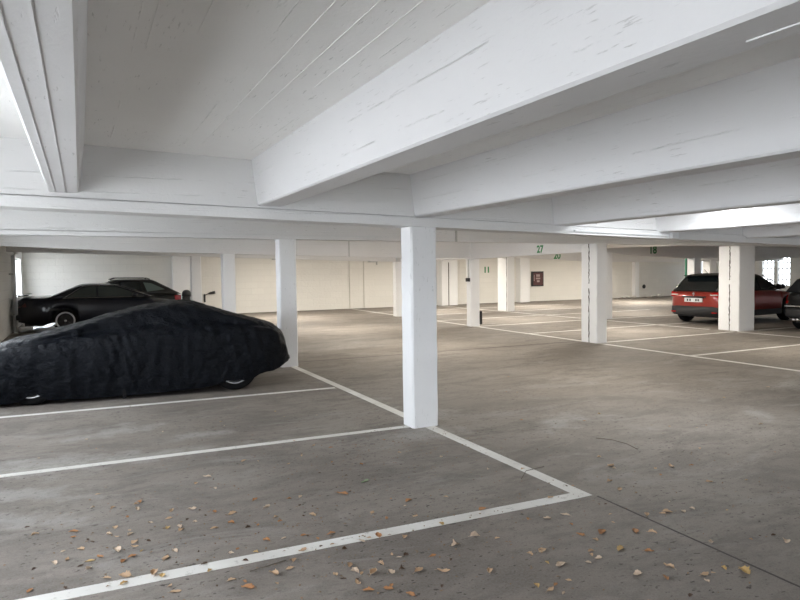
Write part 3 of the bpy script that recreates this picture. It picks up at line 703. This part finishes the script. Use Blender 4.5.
# --- covered car ---
def covered_car():
    ang = rad(-5.0)
    r = tag(empty('covered_car', (.66, 9.72, 0), ang), 'low sports car under a dark navy fabric cover, in the bay behind the near column', 'car')
    # local x: nose at -2.05, tail at +2.15
    top = interp([(-2.10, .40), (-2.06, .52), (-1.9, .63), (-1.6, .725), (-1.05, .86), (-.76, .93), (-.45, 1.02), (-.05, 1.125), (.33, 1.19), (.70, 1.205), (1.02, 1.11), (1.42, .98), (1.82, .86), (1.95, .78), (2.02, .66), (2.06, .42)])
    hw = interp([(-2.10, .45), (-2.03, .60), (-1.8, .74), (-1.3, .82), (-.3, .84), (1.0, .85), (1.5, .83), (1.85, .74), (2.0, .60), (2.06, .42)])
    belt = interp([(-2.10, .36), (-1.9, .55), (-1.3, .70), (-.3, .78), (1.55, .82), (1.92, .70), (2.06, .38)])
    roofw = interp([(-2.1, .30), (-1.0, .66), (-.5, .60), (.2, .50), (.9, .50), (1.5, .62), (2.06, .3)])
    hem = interp([(-2.10, .12), (-1.6, .05), (-1.3, .07), (-1.15, .15), (-1.0, .07), (-.6, .05), (.3, .06), (.92, .09), (1.1, .14), (1.25, .155), (1.42, .14), (1.60, .21), (1.85, .26), (2.06, .34)])
    NX, NU = 260, 90; x0, x1 = -2.10, 2.06
    rings = []
    for i in range(NX + 1):
        t = i / NX; x = x0 + (x1 - x0) * (.5 * t + .5 * (.5 - .5 * math.cos(math.pi * t)))
        W, T, bz, rw, h0 = hw(x), top(x), min(belt(x), top(x) - .03), roofw(x), hem(x)
        key = [(.0, W * .955, h0), (.12, W * .985, h0 + (bz - h0) * .25), (.28, W * 1.0, h0 + (bz - h0) * .6), (.42, W * .975, h0 + (bz - h0) * .9), (.50, W * .92, bz + .3 * min(.05, T - bz)),
               (.62, max(W * .80, rw) if T - bz < .2 else W * .72, bz + (T - bz) * .35), (.74, rw, bz + (T - bz) * .82), (.85, rw * .66, T - .018), (1.0, 0, T)]
        fy = interp([(a, b) for a, b, c in key]); fz = interp([(a, c) for a, b, c in key])
        ring = []
        for j in range(2 * NU + 1):
            u = j / NU; sgn = 1 if u <= 1 else -1; uu = u if u <= 1 else 2 - u
            y, z = fy(uu) * sgn, fz(uu)
            # wrinkles: hanging folds low on the sides, diagonal tension higher up
            side = min(1, max(0, (.62 - uu) / .3)); P = Vector((x, y, z))
            n1 = noise.noise(Vector((x * 5.5 + .9 * z * (1 if x > .9 else -.6), sgn * 3.1, z * 1.1)))
            n2 = noise.noise(Vector((x * 12 - 5.0 * z * (1 if x > 0 else -1), sgn * 7 + y * 2, z * 4)))
            n3 = noise.noise(P * 9)
            rid = (1 - abs(n1) * 2.6)
            d = side * (.016 * max(rid, -.4) * (1 - .4 * uu) + .014 * n2) + .010 * n3 + .006 * noise.noise(P * 17) + side * .009 * noise.noise(P * 4.3 + Vector((0, sgn * 5, 2))) + (1 - side) * .020 * noise.noise(Vector((x * 7 + y * 3, y * 11 + x * 5, 1.3)))
            pleat = math.exp(-((x + .12) / .22) ** 2) * side * .010 * math.sin(x * 55 + z * 16); d += pleat
            ny, nz = (sgn * (1 if uu < .5 else .6), .0 if uu < .45 else .8)
            if uu > .97: ny *= .2
            zz = z + nz * d + (0.012 * noise.noise(Vector((x * 6, sgn * 5, 0))) if uu < .02 else 0)
            ring.append((x, y + ny * d, max(zz, .03)))
        rings.append(ring)
    m = MB().rings(rings, False, False); k = 2 * NU + 1; b = len(m.v) - k
    m.f.append(tuple(range(k))); m.f.append(tuple(range(b, b + k)))
    cv = m.build('car_cover', m_cover, r, True)
    so = cv.modifiers.new('s', 'SOLIDIFY'); so.thickness = .004; so.offset = -1
    # strap hanging from the hem
    MB().box(-.155, -.115, -.835, -.828, .02, .14).build('strap', m_tyre, cv)
    MB().box(-1.85, 1.6, -.5, .5, .16, .45).build('underbody', m_black, r)
    for x in (-1.18, 1.25):
        for s in (1, -1): wheel(r, x, s * .755, .30, .19, s, m_rim, .70, 5)
covered_car()
# white sheet added to stand for a bright lit patch at the covered car
def lit_patch():
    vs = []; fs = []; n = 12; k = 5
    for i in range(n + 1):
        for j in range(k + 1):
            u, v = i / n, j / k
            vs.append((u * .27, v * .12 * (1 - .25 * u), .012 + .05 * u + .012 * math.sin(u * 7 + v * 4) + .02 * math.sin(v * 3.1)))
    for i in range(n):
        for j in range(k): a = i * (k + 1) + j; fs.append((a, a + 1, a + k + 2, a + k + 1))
    o = link('lit_patch_sheet', vs, fs, simple('lit_patch_white', (.85, .86, .88), .6), None, True)
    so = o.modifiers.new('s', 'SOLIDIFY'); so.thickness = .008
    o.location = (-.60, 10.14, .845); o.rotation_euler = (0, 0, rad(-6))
    tag(o, 'small white sheet added for a bright lit patch on the bonnet of the covered car', 'lit_patch')
lit_patch()

# ---------------- wall fittings and small things ----------------
pp = tag(empty('wall_pipe', (XL + .11, 20.7, 0)), 'white painted vertical pipe at the far left wall', 'pipe')
MB().tube([(0, 0, 0), (0, 0, 2.12), (.04, 0, 2.2), (.12, 0, 2.23)], .055, 16).build('pipe', m_galv, pp, True)
for z in (.5, 1.6): MB().box(-.11, .0, -.07, .07, z, z + .04).build('pipe_clamp', m_conduit, pp)
bd = tag(empty('wall_board', (19.85, YF - .0, 1.08)), 'dark red and black board with pale marks on the back wall', 'board')
MB().box(-.36, .36, -.05, 0, -.36, .36).build('frame', m_black, bd, bevel=.01)
MB().box(-.26, .30, -.06, -.045, -.30, .30).build('panel', m_boardred, bd)
mk = MB()
for (a, b, c, d) in ((-.10, .12, .10, .22), (-.12, .14, -.02, .06), (-.06, .10, -.16, -.06), (-.24, -.20, -.1, .2)): mk.box(a, b, -.065, -.055, c, d)
mk.build('pale_marking', simple('pale_marking', (.34, .24, .23), .5), bd)
sb = tag(empty('switch_box', (B - wA, G[5] - .02, 1.30)), 'small dark switch box on the slim column', 'switch')
MB().box(-.07, -.002, -.07, .07, -.05, .05).build('housing', m_trim, sb, bevel=.008)
MB().tube([(-.02, 0, .05), (-.02, 0, .56)], .012, 8).build('conduit', m_conduit, sb)
tag(MB().box(B + wA + .003, B + wA + .06, G[5] - tA - .02, G[5] - tA + .10, .05, .42).build('rubber_guard', m_black), 'black rubber guard at the foot of the slim column', 'guard')
# black lever tap on the back wall
tp = tag(empty('wall_lever', (4.2, YF, .72)), 'black lever fitting on the back wall above the covered car', 'lever')
MB().box(-.03, .03, -.06, 0, -.25, .06).build('bracket', m_black, tp, bevel=.01)
MB().tube([(0, -.04, .0), (.1, -.07, .06), (.2, -.09, .09), (.38, -.10, .12)], [.012, .014, .045, .055], 8).build('lever', m_black, tp, True)
# black bin behind the covered car
bn = tag(empty('litter_bin', (3.15, 22.6, 0)), 'slim black bin with a rounded lid behind the covered car', 'bin')
MB().rings([[(x_ * s_, y_ * s_, z) for x_, y_ in ((-.13, -.13), (.13, -.13), (.13, .13), (-.13, .13))] for z, s_ in ((0, .8), (.82, 1.0))]).build('bin_body', m_black, bn, bevel=.03)
MB().rings([[(.15 * s_ * math.cos(a), .15 * s_ * math.sin(a), z) for a in (math.pi * j / 8 for j in range(16))] for z, s_ in ((.82, 1), (.93, .95), (1.0, .7), (1.03, .2))]).build('lid', m_black, bn, True)
MB().tube([(.1, -.14, .80), (.1, -.16, .7)], .014, 6).build('handle', m_rim, bn)
# brackets and conduits on the ceiling beams
for i, (x, lb) in enumerate(((5.6, 'left small bracket under the furthest beam, left of the front column'), (8.9, 'right small bracket under the furthest beam, left of the front column'))):
    zz = gf[6](x); m = MB().box(x - .14, x + .14, G[6] - .11, G[6] + .1, zz - .03, zz - .002).box(x + .1, x + .14, G[6] - .1, G[6] - .06, zz - .12, zz - .03)
    tag(m.build('pipe_bracket', m_conduit), lb, 'bracket')
tag(MB().tube([(6.34, G[4] - .17, 2.11), (6.34, G[4] - .17, 2.5)], .02, 8).build('conduit_pipe', m_conduit), 'short vertical conduit on the second cross beam right of the front column', 'conduit')
tag(MB().tube([(6.1, G[5] - .135, 1.95), (6.1, G[5] - .135, 2.45)], .012, 8).build('conduit_pipe', m_conduit), 'thin vertical conduit on the third cross beam left of the front column', 'conduit')
for i, (xa, lb) in enumerate(((10.1, 'left'), (10.75, 'right'))):
    tag(MB().tube([(xa, YF - .03, .02), (xa, YF - .03, 2.3)], .025, 8).build('conduit_pipe', simple('conduit_cream', (.66, .64, .58), .5)), lb + ' one of two pale vertical pipes on the back wall', 'conduit')
f3 = gf[3]
tag(MB().tube([(x, G[3] - .17, f3(x) + .035) for x in (5.0, 5.6, 6.2, 6.47)], .014, 8).build('conduit_pipe', m_galv), 'thin white conduit along the lip of the nearest cross beam', 'conduit')
jb = tag(empty('junction_box', (6.55, G[3] - .156, f3(6.55) + .045)), 'small white junction box on the lip of the nearest cross beam', 'junction box')
MB().box(-.06, .06, -.05, 0, -.04, .05).build('housing', m_galv, jb, bevel=.008)
MB().tube([(0, -.03, .05), (.02, -.04, .12), (.09, -.04, .16)], .006, 6).build('cable', m_galv, jb)
tag(MB().tube([(5.35, G[3] - .135, 2.10), (5.35, G[3] - .135, 2.30)], .008, 6).build('conduit_pipe', m_conduit), 'short thin cable on the brightly lit beam face beside the lamp', 'conduit')
vd = tag(MB().lathe_y((26.9, YF, .55), [(.001, -.04), (.09, -.04), (.11, -.02), (.11, 0)], 16).build('wall_vent', m_black), 'small round black vent on the back wall left of the red car', 'vent')
m_plaster = simple('plaster_lump_white', (.72, .70, .66), .8)
for i in range(9):
    x = 24.4 + i * .42 + R_.uniform(-.1, .1); s = R_.uniform(.07, .15)
    bm = bmesh.new(); bmesh.ops.create_icosphere(bm, subdivisions=2, radius=s)
    for v in bm.verts: v.co *= 1 + .35 * noise.noise(v.co * 9 + Vector((i, 0, 0))); v.co.z *= .55
    me = bpy.data.meshes.new('plaster_lump'); bm.to_mesh(me); bm.free(); me.materials.append(m_plaster)
    o = bpy.data.objects.new('plaster_lump', me); C.objects.link(o); o.location = (x, YF - .22, s * .45)
    tag(o, 'white crumbled plaster lump at the foot of the back wall left of the red car', 'rubble', 'plaster lumps at the back wall')

# ---------------- fallen leaves ----------------
def leaf_mat(name, c, c2):
    m, nt, p = new_mat(name); n = N(nt)
    n.link(n.mix(n.noise(n.pos((1, 1, 1), False), 30, 3), c, c2), p.inputs['Base Color']); p.inputs['Roughness'].default_value = .75
    return m
LM = {'tan': leaf_mat('leaf_tan', (.56, .40, .26), (.40, .25, .14)), 'orange brown': leaf_mat('leaf_orange', (.48, .25, .11), (.30, .13, .05)),
      'pale beige': leaf_mat('leaf_pale', (.62, .50, .38), (.46, .34, .24)), 'dark brown': leaf_mat('leaf_dark', (.13, .075, .045), (.07, .04, .025)),
      'yellowish': leaf_mat('leaf_yellow', (.60, .42, .17), (.42, .26, .10)), 'green': leaf_mat('leaf_green', (.25, .36, .18), (.35, .40, .28))}
def leaf_mesh(mat, seed, deco=0):
    """curled dry leaf about one unit long with a stalk"""
    rg = random.Random(seed); n, k = 10, 4; vs = []; fs = []; curl = rg.uniform(.4, 1.5); bend = rg.uniform(-.7, 1.2); wd = rg.uniform(.26, .40); tw = rg.uniform(-.8, .8); ph = rg.uniform(0, 6)
    lobes = [1 + rg.uniform(-.30, .22) for _ in range(2 * (n + 1))]
    for i in range(n + 1):
        t = i / n
        for j in range(-k, k + 1):
            s_ = j / k; w_ = wd * (math.sin(math.pi * min(t ** .8, 1)) ** .7) * (lobes[i + (n + 1) * (j > 0)] if abs(j) == k else 1) + .004
            y = s_ * w_; z = curl * y * y * 1.6 + bend * .5 * (t - .5) ** 2 + tw * (t - .5) * y + .05 * math.sin(6 * t + 4 * s_ + ph) + .03 * (rg.random() - .5)
            vs.append((t - .5, y * (1 - .25 * abs(curl) * abs(s_) * .4), z))
    K = 2 * k + 1
    for i in range(n):
        for j in range(K - 1): a = i * K + j; fs.append((a, a + 1, a + K + 1, a + K))
    zmin = min(v[2] for v in vs); vs = [(x, y, z - zmin + .03) for x, y, z in vs]
    b = len(vs); z0 = vs[k][2]
    for q, (x, r_) in enumerate(((-.46, .018), (-.62, .014), (-.74, .014))):
        for a in range(4): vs.append((x, r_ * math.cos(a * math.pi / 2) + .02 * q * q, max(z0 * (1 - q * .4), .02) + r_ * math.sin(a * math.pi / 2)))
    for q in range(2):
        for a in range(4): fs.append((b + q * 4 + a, b + q * 4 + (a + 1) % 4, b + q * 4 + 4 + (a + 1) % 4, b + q * 4 + 4 + a))
    me = bpy.data.meshes.new('fallen_leaf'); me.from_pydata(vs, [], fs); me.update(); me.polygons.foreach_set('use_smooth', [True] * len(fs)); me.materials.append(mat)
    return me
LMesh = {c: [leaf_mesh(m, i * 13 + len(c)) for i in range(6)] for c, m in LM.items()}
def zone(x, y):
    if y > 8.4 and x < 3.1: return 'beside the covered car'
    if x < 3.1 and y > 5.95: return 'between the second and third bay lines'
    near = 3.55 + .03 * (3.1 - x)
    if x < 3.1 and y > near: return ('on the left half of the nearest bay' if x < 1.2 else 'in the nearest bay close to the front column')
    if x < 3.1: return ('in front of the nearest bay line, at the bottom left' if x < 1.4 else 'in front of the nearest bay line, below the line corner')
    return ('on the aisle right of the line corner' if y < 5 else 'far out on the aisle')
cols = ['tan'] * 9 + ['orange brown'] * 6 + ['pale beige'] * 6 + ['dark brown'] * 6 + ['yellowish'] * 3
placed = []
def leaf(x, y, s, c, label=None):
    for a, b, q in placed:
        if (x - a) ** 2 + (y - b) ** 2 < (.42 * (s + q)) ** 2: return False
    if abs(x - A) < .2 and abs(y - G[3]) < .18: return False
    if c == 'dark brown': s *= .62
    placed.append((x, y, s))
    o = bpy.data.objects.new('fallen_leaf', R_.choice(LMesh[c])); C.objects.link(o)
    on_line = abs(x - 3.14) < .09 or any(abs(y - q) < .17 for q in (3.58, 5.95, 8.45))
    o.location = (x, y, .0035 if on_line else .0008); o.rotation_euler = (0, 0, R_.uniform(0, 6.28)); k = R_.uniform(.8, 1.15); o.scale = (s, s * k, s * R_.uniform(.5, 1.2))
    z = zone(x, y); sz = 'tiny ' if s < .03 else 'small ' if s < .045 else 'broad ' if s > .06 else ''
    if .0 <= y - (3.5 + .03 * (3.1 - x)) < .13 and x < 3.1: z = 'lying on the nearest white bay line' + (', left end' if x < .9 else ', middle' if x < 2 else ', towards the corner')
    elif abs(x - 3.14) < .09: z = 'lying on the long white aisle line'
    elif z == 'on the left half of the nearest bay': z = 'in the nearest bay, ' + ('at the far left' if x < 0 else 'where the leaves lie thickest' if y < 4.5 and x < .7 else 'just behind the nearest line' if y < 4.0 else 'behind the leaf drift')
    tag(o, label or '%s%s dry leaf %s' % (sz, c, z), 'leaf', None if label else '%s%s leaves %s' % (sz, c, z)); return True
leaf(1.884, 4.50, .085, 'green', 'single pale green leaf in the nearest bay, below left of the front column')
leaf(1.64, 4.33, .095, 'orange brown', 'largest rust brown leaf alone in the nearest bay left of the green leaf')
leaf(2.77, 2.94, .075, 'orange brown', 'broad orange brown leaf below the line corner in the foreground')
leaf(2.70, 2.72, .075, 'yellowish', 'yellow leaf in the foreground below the broad orange brown one')
leaf(3.06, 2.21, .075, 'yellowish', 'pale yellow leaf lying on the dark floor joint, lower right')
for x, y in [(0.3, 4.7), (0.5, 4.56), (-0.09, 4.48), (0.24, 4.13), (0.14, 4.05), (-0.18, 4.03), (-0.05, 3.93), (-0.12, 3.68), (-0.28, 3.73), (0.3, 3.63), (0.21, 3.92), (0.16, 3.66), (0.38, 3.81), (0.51, 4.24), (0.63, 4.53), (0.56, 3.63), (0.84, 5.2), (0.38, 3.38), (0.85, 4.31), (1.19, 5.49), (1.05, 4.5), (1.09, 4.33), (0.89, 4.03), (0.77, 3.56), (0.87, 3.33), (1.09, 3.54), (1.32, 4.04), (1.32, 3.69), (1.31, 3.44), (1.56, 3.53), (1.26, 3.16), (1.34, 3.1), (1.42, 3.18), (0.71, 3.25), (1.68, 3.89), (1.35, 4.41), (1.26, 3.23), (2.89, 3.56), (2.35, 3.6), (1.99, 3.98), (2.27, 2.72), (2.86, 2.29), (2.61, 2.17), (2.05, 2.53), (1.72, 3.14), (1.9, 3.2), (2.07, 3.25), (1.68, 2.95), (1.41, 2.81), (2.82, 2.62), (3.39, 3.0), (2.97, 2.87), (2.77, 3.27), (2.3, 2.91), (2.55, 2.45), (2.77, 2.44), (3.04, 2.8), (3.62, 2.35), (3.63, 2.44), (3.43, 3.46), (3.5, 3.63), (4.19, 3.67), (4.14, 3.28), (2.65, 2.35), (3.79, 3.92), (3.23, 3.02), (2.64, 2.98), (1.59, 2.81), (1.9, 3.7)]:
    leaf(x, y, R_.uniform(.045, .07), R_.choice(cols[:24]))
def scatter(n, cx, cy, sx, sy, smin=.025, smax=.05, cset=cols):
    k = 0
    for _ in range(n * 8):
        if k >= n or len(placed) >= 298: break
        x, y = R_.gauss(cx, sx), R_.gauss(cy, sy)
        if x < XL + .1 or y < 1.7: continue
        if leaf(x, y, R_.uniform(smin, smax), R_.choice(cset)): k += 1
scatter(58, .35, 4.1, .42, .45)
scatter(34, 1.0, 3.7, .5, .45)
scatter(12, 1.35, 3.15, .12, .10, .03, .06)
scatter(34, 2.5, 2.9, .6, .5)
scatter(20, 3.4, 3.3, .5, .6, .02, .045)
scatter(22, 1.9, 5.0, .6, .4, .02, .04, ['dark brown'] * 3 + ['tan', 'orange brown'])
scatter(12, 4.6, 3.2, .8, .8, .02, .045)
scatter(16, .8, 6.4, 1.0, .8, .018, .035)
scatter(12, 5.5, 6.0, 1.5, 1.5, .02, .04)
# leaf crumbs too small to count: one object
cm = MB(); rg = random.Random(3)
for _ in range(900):
    cx, cy, sx, sy = rg.choice([(.4, 4.3, .6, .6), (1.3, 3.6, .7, .5), (2.4, 3.2, .7, .5), (2.2, 5.2, .6, .4), (2.9, 5.1, .5, .4), (1.2, 6.5, 1.0, .7), (4.2, 4.0, 1.2, 1.2)])
    x, y = rg.gauss(cx, sx), rg.gauss(cy, sy)
    if x < XL + .1 or y < 1.8: continue
    r = rg.uniform(.005, .014); a = rg.uniform(0, 6.28); h = rg.uniform(.002, .007)
    P = [(x + r * k_ * math.cos(a + t), y + r * k_ * .7 * math.sin(a + t)) for t, k_ in ((0, 1.2), (1.4, .7), (2.9, 1.1), (4.4, .6))]
    cm.add([(p[0], p[1], .003 + (h if i % 2 else 0)) for i, p in enumerate(P)] + [(x, y, .004 + h)], [(0, 1, 4), (1, 2, 4), (2, 3, 4), (3, 0, 4)])
lc = cm.build('leaf_crumbs', leaf_mat('leaf_crumb', (.16, .10, .06), (.30, .20, .12)))
tag(lc, 'fine dark crumbs of dry leaf strewn over the concrete around the leaves', 'leaf litter', None, 'stuff')
m_twig = simple('dry_twig', (.10, .08, .06), .8)
for pts, lb in (([(4.28, 4.62, .006), (4.36, 4.50, .008), (4.38, 4.33, .006), (4.33, 4.16, .005)], 'thin curved twig on the aisle right of the line corner'),
                ([(.76, 3.42, .006), (.86, 3.43, .009), (.97, 3.46, .006)], 'thin straight twig just in front of the nearest bay line'),
                ([(2.95, 3.98, .006), (3.1, 4.12, .008), (3.3, 4.15, .006)], 'thin twig just behind the line corner')):
    tag(MB().tube(pts, .0025, 6).build('twig', m_twig, None, True), lb, 'twig')
